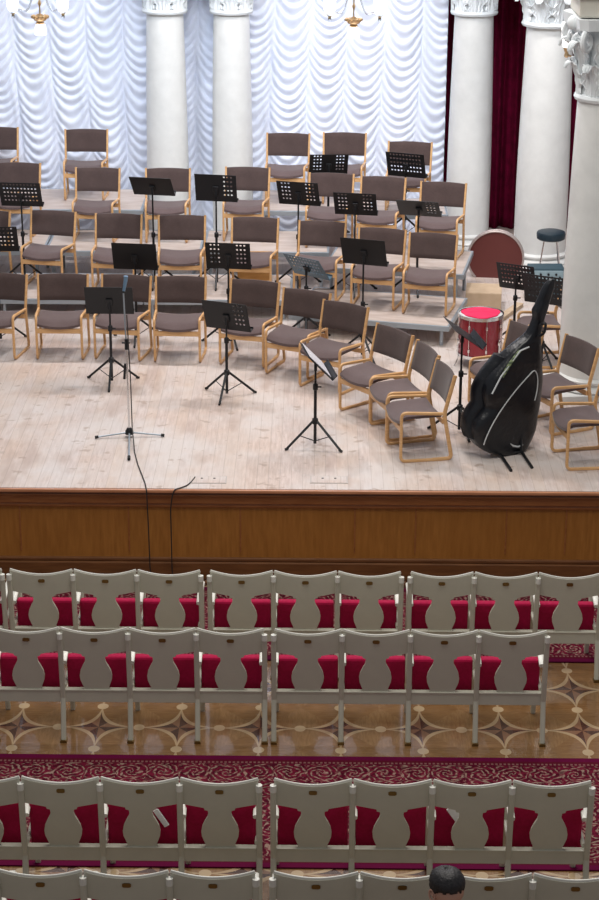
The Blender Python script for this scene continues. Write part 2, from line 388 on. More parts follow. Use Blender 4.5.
def column(loc, R, label, ident, rot=0):
    root = thing('corinthian_column', label, 'column', loc, rot, None)
    zb = loc[2]; H = ZN - zb
    Rt = R*.86
    bm = bmesh.new()
    prof = [(R*(1 - .14*(max(0, (t-.25)/.75))**1.4), .22 + (H-.22)*t) for t in [i/14 for i in range(15)]]
    lathe(bm, prof, 48); obj('shaft', bm, M['column'], root, True)
    bm = bmesh.new(); box(bm, (0,0,.04), (R*2.5, R*2.5, .08), bev=.01)
    lathe(bm, [(R*1.2,.08),(R*1.26,.10),(R*1.2,.13),(R*1.06,.15),(R*1.05,.17),(R*1.12,.18),(R*1.12,.20),(R*1.0,.225)], 48)
    obj('base', bm, M['column'], root, True)
    bm = bmesh.new()
    lathe(bm, [(Rt*.98,H-.01),(Rt*1.1,H),(Rt*1.14,H+.025),(Rt*1.1,H+.05),(Rt*.98,H+.06)], 48)
    bell = [(Rt*.97,H+.05),(Rt*.98,H+.3),(Rt*1.04,H+.48),(Rt*1.25,H+.62),(Rt*1.3,H+.66)]
    lathe(bm, bell, 40)
    for k in range(8): leaf(bm, k*PI/4, H+.05, .30, Rt*.99, Rt*1.36, .115)
    for k in range(8): leaf(bm, (k+.5)*PI/4, H+.15, .40, Rt*1.0, Rt*1.5, .105)
    for k in range(16):
        a = (k+.5)*PI/8; rr = Rt*1.06
        tube(bm, [(rr*math.cos(a), rr*math.sin(a), H+.35), (rr*1.08*math.cos(a+.05), rr*1.08*math.sin(a+.05), H+.5), (rr*1.28*math.cos(a+.12), rr*1.28*math.sin(a+.12), H+.6)], [.02,.022,.014], 6)
    obj('capital', bm, M['plaster'], root, True)
    bm = bmesh.new()
    for k in range(4):
        a = PI/4 + k*PI/2; ax = (math.cos(a), math.sin(a), 0)
        volute(bm, (Rt*1.52*ax[0], Rt*1.52*ax[1], H+.56), ax, .10, .03)
        for s in (-1, 1):
            b = a + s*.42; bx = (math.cos(b), math.sin(b), 0)
            volute(bm, (Rt*1.32*bx[0], Rt*1.32*bx[1], H+.54), (math.cos(a+s*PI/2), math.sin(a+s*PI/2), 0), .065, .02)
    obj('volute', bm, M['plaster'], root, True)
    bm = bmesh.new(); poly = []
    for k in range(4):
        a = PI/4 + k*PI/2
        for t in [i/8 for i in range(9)]:
            b = a - .12 + (PI/2 + .0)*t*.0
        for j in range(9):
            t = j/8; b = a + .1 + (PI/2-.2)*t
            rr = Rt*(1.75 - .52*math.sin(PI*t))
            poly.append((rr*math.cos(b), rr*math.sin(b)))
    lo = [bm.verts.new((x, y, H+.66)) for x, y in poly]; hi = [bm.verts.new((x*1.04, y*1.04, H+.76)) for x, y in poly]
    n = len(poly); bm.faces.new(lo[::-1]); bm.faces.new(hi)
    for k in range(n): bm.faces.new((lo[k], lo[(k+1) % n], hi[(k+1) % n], hi[k]))
    for k in range(4):
        a = k*PI/2
        bmesh.ops.create_icosphere(bm, subdivisions=2, radius=.07, matrix=Matrix.Translation((Rt*1.3*math.cos(a), Rt*1.3*math.sin(a), H+.69)))
    obj('abacus', bm, M['plaster'], root, True)
    wd = 1.08 if ident < 5 else 1.0
    for ch in root.children:
        if ch.name.split('.')[0] in ('capital', 'volute', 'abacus'):
            for v in ch.data.vertices:
                if v.co.z > H: v.co.z = H + (v.co.z-H)*1.13; v.co.x *= wd; v.co.y *= wd
    return root
def col_at(px, py, y): p = PY(px, py, y); return p.x
c1x = col_at(168, 170, 26.35); column((c1x, 26.35, SH), .287, 'leftmost white column, behind the back row of chairs on the left', 1)
c2x = col_at(232.7, 170, 26.35); column((c2x, 26.35, SH), .278, 'second white column from the left, standing before the white curtain', 2)
c3x = col_at(469.5, 150, 26.35); column((c3x, 26.35, SH), .30, 'white column in front of the left edge of the dark crimson curtain', 3)
c4x = col_at(542, 190, 25.35); column((c4x, 25.35, SH), .345, 'white column behind the round black-topped stool', 4, .35)
c5x = P(592, 400, SH).x; column((c5x+.02, 20.15, SH), .35, 'nearest white column, at the right edge with its capital in view', 5, .12)
# entablature over the columns
for n, (x, y, r) in enumerate(((c4x, 25.35, .52), (c5x+.02, 20.15, .42))):
    bm = bmesh.new(); H = ZN+.86
    box(bm, (x, y, H+.11), (r*1.8, r*1.8, .20), bev=.02); box(bm, (x, y, H+.26), (r*2.1, r*2.1, .09), bev=.02); box(bm, (x, y, H+.7), (r*2.0, r*2.0, .78))
    tag(obj('trim_%d' % (6+n), bm, M['beige']), kind='structure')

# wall lamp between the two right hand columns
sp = PY(567.5, 33, 22.6)
root = thing('wall_sconce', 'small bright lamp showing between the two right hand capitals', 'lamp', (sp.x, 22.6, sp.z-.28))
bm = bmesh.new(); lathe(bm, [(.045,.12),(.06,.2),(.07,.32),(.065,.40)], 20); obj('lamp_shade', bm, M['lamp'], root, True)
bm = bmesh.new(); lathe(bm, [(.012,0),(.03,.02),(.02,.06),(.035,.09),(.04,.118)], 16); tube(bm, [(0,0,.04),(.1,.1,-.02),(.25,.25,.05),(.4,.5,.05)], .014)
obj('bracket', bm, M['gold'], root, True)

# ---------------------------------------------------------------- chandeliers
def chandelier(px, py, label, dx):
    y = 21.2; p = PY(px, py, y)         # centre of the bottom lamp
    root = thing('chandelier', label, 'chandelier', (p.x, y, p.z))
    def shade():
        bm = bmesh.new(); lathe(bm, [(.030,-.002),(.046,0),(.060,.04),(.064,.10),(.060,.17),(.052,.22)], 20); return bm
    bm = bmesh.new(); lathe(bm, [(.038,-.075),(.062,-.068),(.064,-.03),(.052,.03),(.03,.045)], 20); obj('lamp_shade', bm, M['lamp'], root, True)
    bm = bmesh.new(); lathe(bm, [(.03,.04),(.05,.05),(.035,.07),(.06,.08),(.08,.105),(.088,.12),(.06,.125),(.02,.15)], 24)
    for k in range(12):
        a = k*PI/6; bmesh.ops.create_icosphere(bm, subdivisions=1, radius=.02, matrix=Matrix.Translation((.082*math.cos(a), .082*math.sin(a), .12)))
    obj('bowl', bm, M['gold'], root, True)
    bm = bmesh.new(); tube(bm, [(0,0,.13),(0,0,2.9)], .008)
    for k in range(9): lathe(bm, [(.006,.22+k*.16),(.02,.26+k*.16),(.006,.30+k*.16)], 10)
    obj('stem', bm, M['gold'], root, True)
    for i, a in enumerate((0, PI)):
        ca = math.cos(a); R = .268 + (dx if a == 0 else -dx)
        bm = bmesh.new(); tube(bm, rounded([(.02*ca,0,.5),(R*.45*ca,0,.16),(R*.8*ca,0,.20),(R*ca,0,.17)], .12, 6), .009, 8)
        lathe(bm, [(.012,.10),(.02,.12),(.014,.14),(.04,.165),(.042,.185)], 14, (R*ca,0,0))
        arm = obj('arm', bm, M['crystal'], root, True)
        s = obj('lamp_shade', shade(), M['lamp'], arm, True, (R*ca, 0, .185))
        bm = bmesh.new(); tube(bm, [(R*ca,0,.125),(R*ca,0,.165)], .013); obj('lamp_tip', bm, M['brass'], arm)
    for i, a in enumerate((PI/4, 3*PI/4, 5*PI/4, 7*PI/4)):      # upper tier, just above the frame
        ca, sa = math.cos(a)*.42, math.sin(a)*.42
        bm = bmesh.new(); tube(bm, rounded([(0,0,.75),(ca*.5,sa*.5,.52),(ca,sa,.68)], .12, 6), .009, 8)
        arm = obj('arm', bm, M['crystal'], root, True)
        obj('lamp_shade', shade(), M['lamp'], arm, True, (ca, sa, .68))
    return root
chandelier(40.5, 28, 'left chandelier with white glass shades and a gilded bowl', -.02)
chandelier(353.5, 31, 'right chandelier with white glass shades and a metal bowl', .01)

# ---------------------------------------------------------------- stage risers
def riser(x0, x1, y0, y1, h, label, rz=0, pivot=None):
    """platform with its front edge at y0"""
    root = thing('stage_riser', label, 'stage platform', ((x0+x1)/2, y0, SH), rz, None)
    if pivot: root.location = (pivot[0], pivot[1], SH)
    W = x1-x0; D = y1-y0; ox = 0 if not pivot else pivot[2]*W/2
    bm = bmesh.new(); box(bm, (ox, D/2, h-.015), (W-.03, D-.03, .03)); obj('deck', bm, M['deck'], root)
    bm = bmesh.new()
    for cx, cy, sx, sy in ((ox, .015, W, .03), (ox, D-.015, W, .03), (ox-W/2+.015, D/2, .03, D-.06), (ox+W/2-.015, D/2, .03, D-.06)):
        box(bm, (cx, cy, h-.029), (sx, sy, .064), bev=.006)
    obj('edge_frame', bm, M['grey_metal'], root)
    for sx in (-1, 1):
        for sy in (.08, D-.08):
            bm = bmesh.new(); tube(bm, [(ox+sx*(W/2-.1), sy, 0), (ox+sx*(W/2-.1), sy, h-.08)], .022, 10); obj('leg', bm, M['grey_metal'], root, True)
    return root
R1, R2, R3 = .25, .5, .75
yA = P(150, 300, SH+R1).y
xE = P(292, 305, SH+R1).x
for k in range(3):
    riser(xE-1.8*(k+1)+.005, xE-1.8*k-.005, yA-.02*0, 24.0-.12, R1, ['low grey-edged platform behind the front row, right one of the straight run', 'low grey-edged platform behind the front row, middle one of the straight run', 'low grey-edged platform behind the front row, at the left edge'][k])
pc = P(449, 327, SH+R1)
riser(0, 1.92, 0, 1.25, R1, 'low grey-edged platform turned to the left, carrying the right hand chairs', math.radians(-14), (pc.x, pc.y, -1))
y2 = 24.02
xL = P(203, 245, SH+R2).x
for k in range(2):
    riser(xL-2.0*(k+1)+.005, xL-2.0*k-.005, y2, 25.15, R2, ['middle height platform under the third row, left of the stage centre', 'middle height platform under the third row, at the left edge'][k])
riser(xL+.01, xL+1.62, y2, 25.15, R2, 'middle height platform behind the centre of the second row')
pc2 = P(464, 275, SH+R2)
riser(0, 1.75, 0, 1.17, R2, 'middle height platform with a bare light corner beside the cardboard box', math.radians(-10), (pc2.x, pc2.y, -1))
y3 = 25.2
riser(P(-40, 212, SH+R3).x, P(142, 211, SH+R3).x, y3, 26.45, R3, 'highest platform at the back left under the rearmost chairs')
riser(P(258, 215, SH+R3).x, P(374, 215, SH+R3).x, y3, 26.45, R3, 'highest platform at the back centre under two rearmost chairs')
riser(P(376, 215, SH+R3).x, P(376, 215, SH+R3).x+.95, y3-.16, 26.0, R3, 'highest platform at the back right under a single chair')

# ---------------------------------------------------------------- stage chairs
def make_chair(label):
    root = thing('orchestra_chair', label, 'chair')
    HB, HF = .285, .255      # half widths at the back and the front
    y_f, y_r, y_t = -.25, .25, .27
    for s in (-1, 1):
        f = (s*HF, y_f); r = (s*HB, .19)
        bm = bmesh.new()
        loop = rounded([(s*HF, y_f, .20), (s*HF, y_f+.0, .50), (s*(HF+.02), .10, .475)], .075, 5)
        pts = [(s*HB*.97, .10, .0145), (s*HF, y_f, .0145), (s*HF, y_f, .515), (s*HB*.985, .165, .485)]
        tube(bm, rounded(pts, .055, 5), 0, flat=(.013, .0145))
        obj('side_frame', bm, M['beech'], root, True)
        bm = bmesh.new()
        tube(bm, rounded([(s*HB*.97, .07, .0145), (s*HB*.97, .265, .0145), (s*HB*.985, .175, .48), (s*HB, .275, .87)], .05, 5), 0, flat=(.0135, .018))
        obj('rear_upright', bm, M['beech'], root, True)
    bm = bmesh.new(); box(bm, (0, y_f+.0, .345), (2*HF-.02, .022, .058), bev=.005); obj('front_rail', bm, M['beech'], root)
    bm = bmesh.new(); box(bm, (0, .17, .40), (2*HB-.03, .022, .05), bev=.005); obj('rear_rail', bm, M['beech'], root)
    # seat: dipped cushion
    nx, ny = 14, 12; T, B = [], []
    bm = bmesh.new()
    for j in range(ny+1):
        v = j/ny; y = -.265 + .42*v; w = (HF-.014) + .018*v
        tr, br = [], []
        for i in range(nx+1):
            u = -1 + 2*i/nx
            ed = min(1, (1-abs(u))*5)*min(1, min(v, 1-v)*7); ed = ed**.5
            yy = y - (.022*(1-u*u) if v < .3 else 0)*(1-v/.3 if v < .3 else 0)
            roll = -.035*max(0, (.22-v)/.22)**2
            z = .465 + roll - .03*(1-u*u)*(1-.3*v) + .018*ed + .012*v
            tr.append(bm.verts.new((u*w, yy, z))); br.append(bm.verts.new((u*w, yy, z - .018*ed - .028)))
        T.append(tr); B.append(br)
    for g, fl in ((T, 0), (B, 1)):
        for a, b in zip(g[:-1], g[1:]):
            for i in range(nx):
                q = (a[i], a[i+1], b[i+1], b[i]); bm.faces.new(q[::-1] if fl else q)
    for i in range(nx):
        bm.faces.new((T[0][i], T[0][i+1], B[0][i+1], B[0][i])); bm.faces.new((T[ny][i+1], T[ny][i], B[ny][i], B[ny][i+1]))
    for j in range(ny):
        bm.faces.new((T[j+1][0], T[j][0], B[j][0], B[j+1][0])); bm.faces.new((T[j][nx], T[j+1][nx], B[j+1][nx], B[j][nx]))
    obj('seat', bm, M['seat_brown'], root, True)
    # backrest: padded panel curved in plan
    bm = bmesh.new(); rings = []
    nx, nz = 14, 10
    Fg, Bg = [], []
    for j in range(nz+1):
        v = j/nz; z = .575 + .285*v; fr, bk = [], []
        for i in range(nx+1):
            u = -1 + 2*i/nx
            ed = (min(1, (1-abs(u))*8)*min(1, min(v, 1-v)*8))**.5
            yc = .205 + .065*v + .028*(1-u*u); zz = z + .008*(1-u*u)*(1 if v > .5 else -.6)
            fr.append(bm.verts.new((u*(HB-.012), yc - .012 - .012*ed, zz))); bk.append(bm.verts.new((u*(HB-.012), yc + .006 + .008*ed, zz)))
        Fg.append(fr); Bg.append(bk)
    for g, fl in ((Fg, 0), (Bg, 1)):
        for a, b in zip(g[:-1], g[1:]):
            for i in range(nx):
                q = (a[i], a[i+1], b[i+1], b[i]); bm.faces.new(q[::-1] if fl else q)
    for i in range(nx):
        bm.faces.new((Fg[0][i+1], Fg[0][i], Bg[0][i], Bg[0][i+1])); bm.faces.new((Fg[nz][i], Fg[nz][i+1], Bg[nz][i+1], Bg[nz][i]))
    for j in range(nz):
        bm.faces.new((Fg[j][0], Fg[j+1][0], Bg[j+1][0], Bg[j][0])); bm.faces.new((Fg[j+1][nx], Fg[j][nx], Bg[j][nx], Bg[j+1][nx]))
    obj('backrest', bm, M['brown'], root, True)
    return root
proto = make_chair('x'); used = [False]
def chair(px, py, base, deg, label, group):
    """px,py = middle of the backrest's top edge, deg = turn to the picture's left"""
    t = P(px, py, SH+base+.868); a = math.radians(-deg)
    back = Vector((-math.sin(a), math.cos(a), 0))*.29     # from origin to back top: rotate (0,.29)
    o = proto if not used[0] else dup(proto); used[0] = True
    o.location = (t.x - back.x, t.y - back.y, SH+base+.0008); o.rotation_euler = (0, 0, a)
    tag(o, label, 'chair', group); return o
GF, GS, GT, GU = 'brown orchestra chairs of the front row', 'brown orchestra chairs of the second row', 'brown orchestra chairs of the third row', 'brown orchestra chairs of the highest row'
chair(3, 273, 0, 8, 'brown padded chair of the front row, cut by the left edge of the picture', GF)
chair(63, 273.5, 0, 0, 'brown padded chair of the front row, second from the left', GF)
chair(127, 274.5, 0, 9, 'brown padded chair of the front row behind the tall microphone stand', GF)
chair(181, 276, 0, 2, 'brown padded chair of the front row, fourth from the left, in clear view', GF)
chair(256, 280, 0, 16, 'brown padded chair of the front row half behind a front music stand, fifth from left', GF)
chair(308, 290, 0, 25, 'brown padded chair of the front row, sixth from the left, turned left', GF)
chair(347, 303, 0, 33, 'brown padded chair of the curving front row behind the tilted score stand', GF)
chair(396.5, 329, 0, 52, 'brown padded chair of the curving front row, third from its right end', GF)
chair(430, 347.5, 0, 71, 'brown padded chair of the curving front row, second from its right end', GF)
chair(448, 367, 0, 76, 'brown padded chair facing left, last of the front row, nearest the stage edge', GF)
chair(-12, 210, R1, 8, 'brown padded chair of the second row, mostly outside the left edge', GS)
chair(54, 210.5, R1, 11, 'brown padded chair of the second row with a white speck on its seat', GS)
chair(119, 213.5, R1, 4, 'brown padded chair of the second row behind the solid black stand, third from left', GS)
chair(182, 215, R1, 0, 'brown padded chair of the second row, fourth from the left', GS)
chair(255.5, 217, R1, 6, 'brown padded chair of the second row before the small orange wooden box', GS)
chair(323, 221, R1, 10, 'brown padded chair of the second row behind the slanting blue-grey stand', GS)
chair(383, 228, R1, 14, 'brown padded chair of the second row, second from its right end', GS)
chair(434, 233, R1, 13, 'brown padded chair at the right end of the second row', GS)
chair(19, 162.5, R2, 4, 'brown padded chair of the third row at the left behind a perforated stand', GT)
chair(98, 167.5, R2, 3, 'brown padded chair of the third row, second from the left', GT)
chair(168, 168, R2, 0, 'brown padded chair of the third row in front of the leftmost column', GT)
chair(248, 167, R2, 5, 'brown padded chair of the third row in front of the second column', GT)
chair(332, 173, R2, 8, 'brown padded chair of the third row with a seam down its back', GT)
chair(384, 176.5, R2, 12, 'brown padded chair of the third row, second from its right end', GT)
chair(444, 182, R2, 12, 'brown padded chair at the right end of the third row, before the column', GT)
chair(-3, 127, R3, 0, 'brown padded chair of the highest row at the left edge of the picture', GU)
chair(86.5, 129, R3, 0, 'brown padded chair of the highest row, alone before the left of the curtain', GU)
chair(288.5, 133, R3, 4, 'brown padded chair of the highest row, left one of the centre pair', GU)
chair(345, 132.5, R3, 4, 'brown padded chair of the highest row, right one of the centre pair', GU)
chair(410.5, 141.5, R3, 8, 'brown padded chair at the right end of the highest row', GU)
GR = 'brown chairs on the right of the stage'
chair(584, 341, 0, 62, 'brown padded chair turned left at the foot of the nearest column', GR)
chair(617, 375, 0, 80, 'brown padded chair cut by the right edge, nearest the stage front', GR)
chair(528, 326, 0, 60, 'brown padded chair mostly hidden behind the black double bass case', GR)
chair(572, 287, 0, 84, 'brown padded chair with its back hidden by the nearest column, under the perforated stands', GR)

# ---------------------------------------------------------------- music stands
def stand(dx, dy, label, base=0, foot=None, yaw=0, tilt=24, hp=None, holes='sides', w=.52, h=.35, spin=0, tint=None, legs=(-90, 30, 150)):
    """dx,dy = middle of the desk; foot = pixel of the pole's foot; yaw turns the desk to the left"""
    if foot: f = P(foot[0], foot[1], SH+base)
    else:
        q = P(dx, dy, SH+base+(hp or 1.12)); f = Vector((q.x, q.y, SH+base))
    q = PY(dx, dy, f.y - .03); H = q.z - (SH+base)
    root = thing('music_stand', label, 'music stand', (f.x, f.y, SH+base), 0, 'black music stands')
    mb = M[tint or 'black']
    bm = bmesh.new(); tube(bm, [(0,0,.03),(0,0,.62)], .0155, 10); tube(bm, [(0,0,.60),(0,0,H-.03)], .0105, 10)
    pole = obj('pole', bm, M['black'], root, True)
    bm = bmesh.new(); lathe(bm, [(.016,.59),(.026,.60),(.026,.65),(.016,.66)], 14); tube(bm, [(.02,0,.625),(.06,0,.625)], .008); obj('clamp_knob', bm, M['black'], root, True)
    bm = bmesh.new(); lathe(bm, [(.018,.235),(.03,.24),(.03,.29),(.018,.30)], 14); obj('hub', bm, M['black'], root, True)
    for a in legs:
        a = math.radians(a+spin); c, s = math.cos(a), math.sin(a)
        bm = bmesh.new(); tube(bm, [(.02*c,.02*s,.27), (.31*c,.31*s,.018)], 0, flat=(.012,.008))
        tube(bm, [(.012*c,.012*s,.06), (.17*c,.17*s,.135)], .005, 6)
        lg = obj('leg', bm, M['black'], root)
        bm = bmesh.new(); tube(bm, [(.295*c,.295*s,.022),(.33*c,.33*s,.012)], [.015,.012], 8); obj('rubber_foot', bm, M['black_rubber'], lg)
    # desk, seen from its back: rotate about X so the top leans to the viewer
    R = Matrix.Rotation(math.radians(-yaw), 4, 'Z') @ Matrix.Rotation(math.radians(tilt), 4, 'X')
    bm = bmesh.new(); nxh, nzh = 12, 6
    def face_grid():
        # plate with round-ish holes, made as a grid whose hole cells are open frames
        cw, ch = w/nxh, h/nzh
        for i in range(nxh):
            for j in range(nzh):
                x0 = -w/2 + i*cw; z0 = -h/2 + j*ch; cx, cz = x0+cw/2, z0+ch/2
                corner = [(x0,z0),(x0+cw/2,z0),(x0+cw,z0),(x0+cw,cz),(x0+cw,z0+ch),(cx,z0+ch),(x0,z0+ch),(x0,cz)]
                hole = 0 < j < nzh and ((holes == 'all' and 0 < i < nxh-1) or (holes == 'sides' and (0 < i < 4 or nxh-5 < i < nxh-1)) or (holes == 'right' and nxh-5 < i < nxh-1))
                vs = [bm.verts.new((x, 0, z)) for x, z in corner]
                if not hole: bm.faces.new(vs); continue
                rr = min(cw, ch)*.29
                inn = [bm.verts.new((cx + rr*math.cos(math.radians(a)), 0, cz + rr*math.sin(math.radians(a)))) for a in (225, 270, 315, 0, 45, 90, 135, 180)]
                for k in range(8): bm.faces.new((vs[k], vs[(k+1) % 8], inn[(k+1) % 8], inn[k]))
    face_grid(); bmesh.ops.remove_doubles(bm, verts=bm.verts[:], dist=1e-5)
    r = bmesh.ops.extrude_face_region(bm, geom=bm.faces[:]); bmesh.ops.translate(bm, vec=(0,.004,0), verts=[v for v in r['geom'] if isinstance(v, bmesh.types.BMVert)])
    bmesh.ops.transform(bm, matrix=R, verts=bm.verts[:])
    desk = obj('desk', bm, mb, root, False, (0, -.03, H))
    bm = bmesh.new(); box(bm, (0, .035, -h/2), (w, .07, .006)); box(bm, (0, .07, -h/2+.008), (w, .005, .02)); bmesh.ops.transform(bm, matrix=R, verts=bm.verts[:]); obj('ledge', bm, mb, root, False, (0, -.03, H))
    bm = bmesh.new(); box(bm, (0, -.012, -.02), (.07, .02, .09), bev=.006); bmesh.ops.transform(bm, matrix=R, verts=bm.verts[:]); box(bm, (0, .005, -.055), (.03, .05, .09), bev=.006); obj('tilt_bracket', bm, M['black'], root, False, (0, -.03, H))
    return root, R, Vector((f.x, f.y-.03, SH+base+H))
S = []
S.append(stand(22, 194.5, 'black perforated stand at the far left, on the low platform', R1, (25, 283), holes='all', spin=10, tilt=24, yaw=5))
S.append(stand(1, 239, 'black perforated stand cut by the left edge of the picture', 0, (1, 341), holes='all', tilt=24))
S.append(stand(152, 186.5, 'black solid-looking stand in front of the leftmost column', R1, (154.5, 284), yaw=10, tilt=41, holes='none'))
S.append(stand(215, 188, 'black stand with holes at the right side, before the second column', R1, (217, 284), yaw=10, tilt=12, holes='right'))
S.append(stand(297, 193.5, 'black stand with holes at both sides, left of the pair behind the second row', R1, (298, 286), yaw=14, tilt=26))
S.append(stand(354, 204, 'black wide stand with holes at both sides above the second row', R1, (354, 293), yaw=10, tilt=30))
S.append(stand(328, 164.5, 'black stand standing highest, in front of the centre pair of rear chairs', R2, (328, 236), yaw=-4, tilt=32, w=.5))
S.append(stand(399.5, 165, 'black fully perforated stand tilted in front of the rear right chair', R2, (404, 238), yaw=22, tilt=20, holes='all'))
S.append(stand(416, 208.5, 'thin grey-lit stand, nearly flat, over the second row at the right', R1, (416.5, 291), yaw=14, tilt=47, holes='right'))
S.append(stand(134, 256.5, 'solid black stand behind the head of the microphone stand', 0, (137, 340), yaw=6, tilt=18, holes='none'))
S.append(stand(230, 256, 'black stand with holes at both sides behind the fifth front chair', 0, (229, 343), yaw=6, tilt=19, spin=20))
S.append(stand(299.5, 267, 'slanting blue-grey perforated stand turned to the right', 0, (306, 340), yaw=38, tilt=38, holes='all', tint='desk_blue'))
S.append(stand(361.5, 252, 'solid black stand before the second row, right of the slanting grey one', 0, (362, 357), yaw=18, tilt=22, holes='none', spin=25))
S.append(stand(105.5, 300.5, 'black stand on the open floor just left of the microphone stand', 0, (112, 383), yaw=0, tilt=20, holes='none'))
S.append(stand(223, 316, 'black stand with holes at one side, standing alone on the open floor', 0, (227, 396), yaw=22, tilt=20, holes='right', spin=-12))
sm, Rsm, csm = stand(317, 361, 'black stand holding a white score, front centre of the open floor', 0, (315, 446), yaw=80, tilt=44, holes='none', legs=(-155, -35, 90))
S.append(stand(460, 333, 'black stand seen edge on beside the red drum', 0, (459, 432), yaw=80, tilt=54, holes='none', spin=15))
S.append(stand(508, 277, 'black perforated stand in front of the maroon disc', 0, (513, 350), yaw=28, tilt=22, holes='all', w=.46))
S.append(stand(539, 290, 'black perforated stand beside the head of the double bass', 0, (541, 366), yaw=26, tilt=14, holes='all', w=.5, spin=20))
# score on the front stand
bm = bmesh.new(); box(bm, (-.115, .012, .0), (.22, .004, .29)); box(bm, (.115, .012, .0), (.22, .004, .29)); box(bm, (0, .015, -.0), (.46, .004, .30))
bmesh.ops.transform(bm, matrix=Matrix.Translation(csm) @ Rsm, verts=bm.verts[:])
tag(obj('sheet_music', bm, M['paper_grey']), 'open white score lying on the tilted stand at the front centre', 'sheet music')

# ---------------------------------------------------------------- microphone stand
f = P(129.5, 437, SH); top = PY(128, 279, f.y)
root = thing('microphone_stand', 'tall black microphone stand with three flat legs on the open floor', 'microphone stand', f)
H = top.z - SH
bm = bmesh.new(); lathe(bm, [(.045,.035),(.04,.07),(.02,.10)], 14); obj('hub', bm, M['black'], root, True)
for (ax, ay) in ((95, 439), (164.5, 437), (129, 461)):
    e = P(ax, ay, SH) - f; n = e.normalized()
    bm = bmesh.new(); tube(bm, [n*.02 + Vector((0,0,.05)), e*.94 + Vector((0,0,.02))], .009, 8); lg = obj('leg', bm, M['grey_metal'], root, True)
    bm = bmesh.new(); tube(bm, [e*.9 + Vector((0,0,.022)), e + Vector((0,0,.018))], .0155, 8); obj('rubber_foot', bm, M['black_rubber'], lg, True)
bm = bmesh.new(); tube(bm, [(0,0,.08),(-.005,0,.98)], .011, 10); obj('pole', bm, M['chrome'], root, True)
bm = bmesh.new(); tube(bm, [(-.005,0,.94),(-.02,0,H-.12)], .008, 10); obj('upper_pole', bm, M['grey_metal'], root, True)
bm = bmesh.new(); tube(bm, [(-.005,0,.93),(-.005,0,1.04)], .018, 10); tube(bm, [(-.05,0,1.0),(.03,0,1.0)], .009); obj('clamp', bm, M['black'], root, True)
bm = bmesh.new(); tube(bm, [(-.035,0,.62),(-.022,0,.78)], .013); obj('cable_clip', bm, M['black'], root, True)
bm = bmesh.new(); tube(bm, [(-.02,0,H-.14),(-.01,0,H-.06)], .014, 10); obj('clip', bm, M['black'], root, True)
mic = obj('microphone', (lambda b: (tube(b, [(-.015,-.01,H-.12),(.005,0,H-.02),(.01,0,H+.03)], [.014,.02,.022], 12), b)[1])(bmesh.new()), M['blue_tip'], None, True)
mic.location = f; tag(mic, 'blue-grey microphone clipped to the top of the tall stand', 'microphone')
def cable(pts, label, r=.006):
    cv = []
    for a, b, c in zip(pts[:-2], pts[1:-1], pts[2:]): pass
    bm = bmesh.new(); tube(bm, rounded(pts, .035, 4), r, 7); return tag(obj('cable', bm, M['cable'], None, True), label, 'cable')
def S3(px, py, z=.008): p = P(px, py, SH+z); return p
fy = STAGE_Y - .018
def W3(px, py): return PY(px, py, fy)
cable([f+Vector((.01,-.03,1.3)), f+Vector((.03,-.03,.6)), f+Vector((.035,-.05,.12)), S3(134.5, 452), S3(138, 465), S3(142, 475), S3(145, 483), S3(146.3, 489), W3(146.6, 492), W3(147, 500), W3(148.5, 530), W3(150, 568), W3(152, 580)], 'black cable falling from the microphone stand over the stage edge')
cable([S3(195, 477), S3(192, 481), S3(187, 485.5), S3(180, 488), S3(175, 489.3), W3(173.5, 492), W3(172, 497), W3(170.5, 510), W3(171, 525), W3(172, 568), W3(173, 580)], 'black cable from the floor hatch over the stage edge')
for px, lab in ((208, 'flush floor hatch with two holes beside the loose cable'), (329, 'flush floor hatch with two holes near the stage edge at the centre')):
    c = P(px, 480, SH); bm = bmesh.new(); box(bm, (0,0,.002), (.36,.19,.004)); root = thing('floor_hatch', lab, 'floor hatch', c, 0, 'floor hatches')
    obj('hatch_frame', bm, M['socket'], root)
    bm = bmesh.new(); box(bm, (0,0,.004), (.335,.165,.004)); obj('lid', bm, M['stage'], root)
    for s in (-1, 1):
        bm = bmesh.new(); lathe(bm, [(.012,.004),(.012,.008)], 10, (s*.06,.03,0)); obj('socket_hole', bm, M['black'], root)

# ---------------------------------------------------------------- drum
c = P(479, 364, SH); root = thing('floor_drum', 'red floor drum with chrome hoops and a bright pink-red cover', 'drum', c)
R = .245; z0 = .13; z1 = .59
bm = bmesh.new(); lathe(bm, [(R,z0),(R,z1)], 48, caps=False); lathe(bm, [(R-.01,z0),(R-.01,z1)], 48, caps=False); obj('shell', bm, M['drum_red'], root, True)
for z in (z0-.01, z1-.02):
    bm = bmesh.new(); lathe(bm, [(R+.002,z),(R+.014,z),(R+.014,z+.035),(R+.002,z+.035)], 48, caps=False); obj('hoop', bm, M['chrome'], root, True)
bm = bmesh.new(); lathe(bm, [(R-.0,z1+.002),(R-.03,z1+.008),(.02,z1+.018)], 40); obj('drum_head', bm, M['piping'], root, True)
bm = bmesh.new(); vsr = []
for r, z in ((.215, .010), (.21, .020), (.12, .026), (.01, .028)):
    vsr.append([bm.verts.new(((r*(1+.05*math.sin(3*a)+.03*math.sin(7*a)))*math.cos(a), (r*(1+.05*math.sin(3*a)))*math.sin(a), z1+z+.003*math.sin(5*a))) for a in [2*PI*k/40 for k in range(40)]])
for a, b in zip(vsr[:-1], vsr[1:]):
    for k in range(40): bm.faces.new((a[k], a[(k+1) % 40], b[(k+1) % 40], b[k]))
bm.faces.new(vsr[-1]); obj('cover', bm, M['drum_cloth'], root, True)
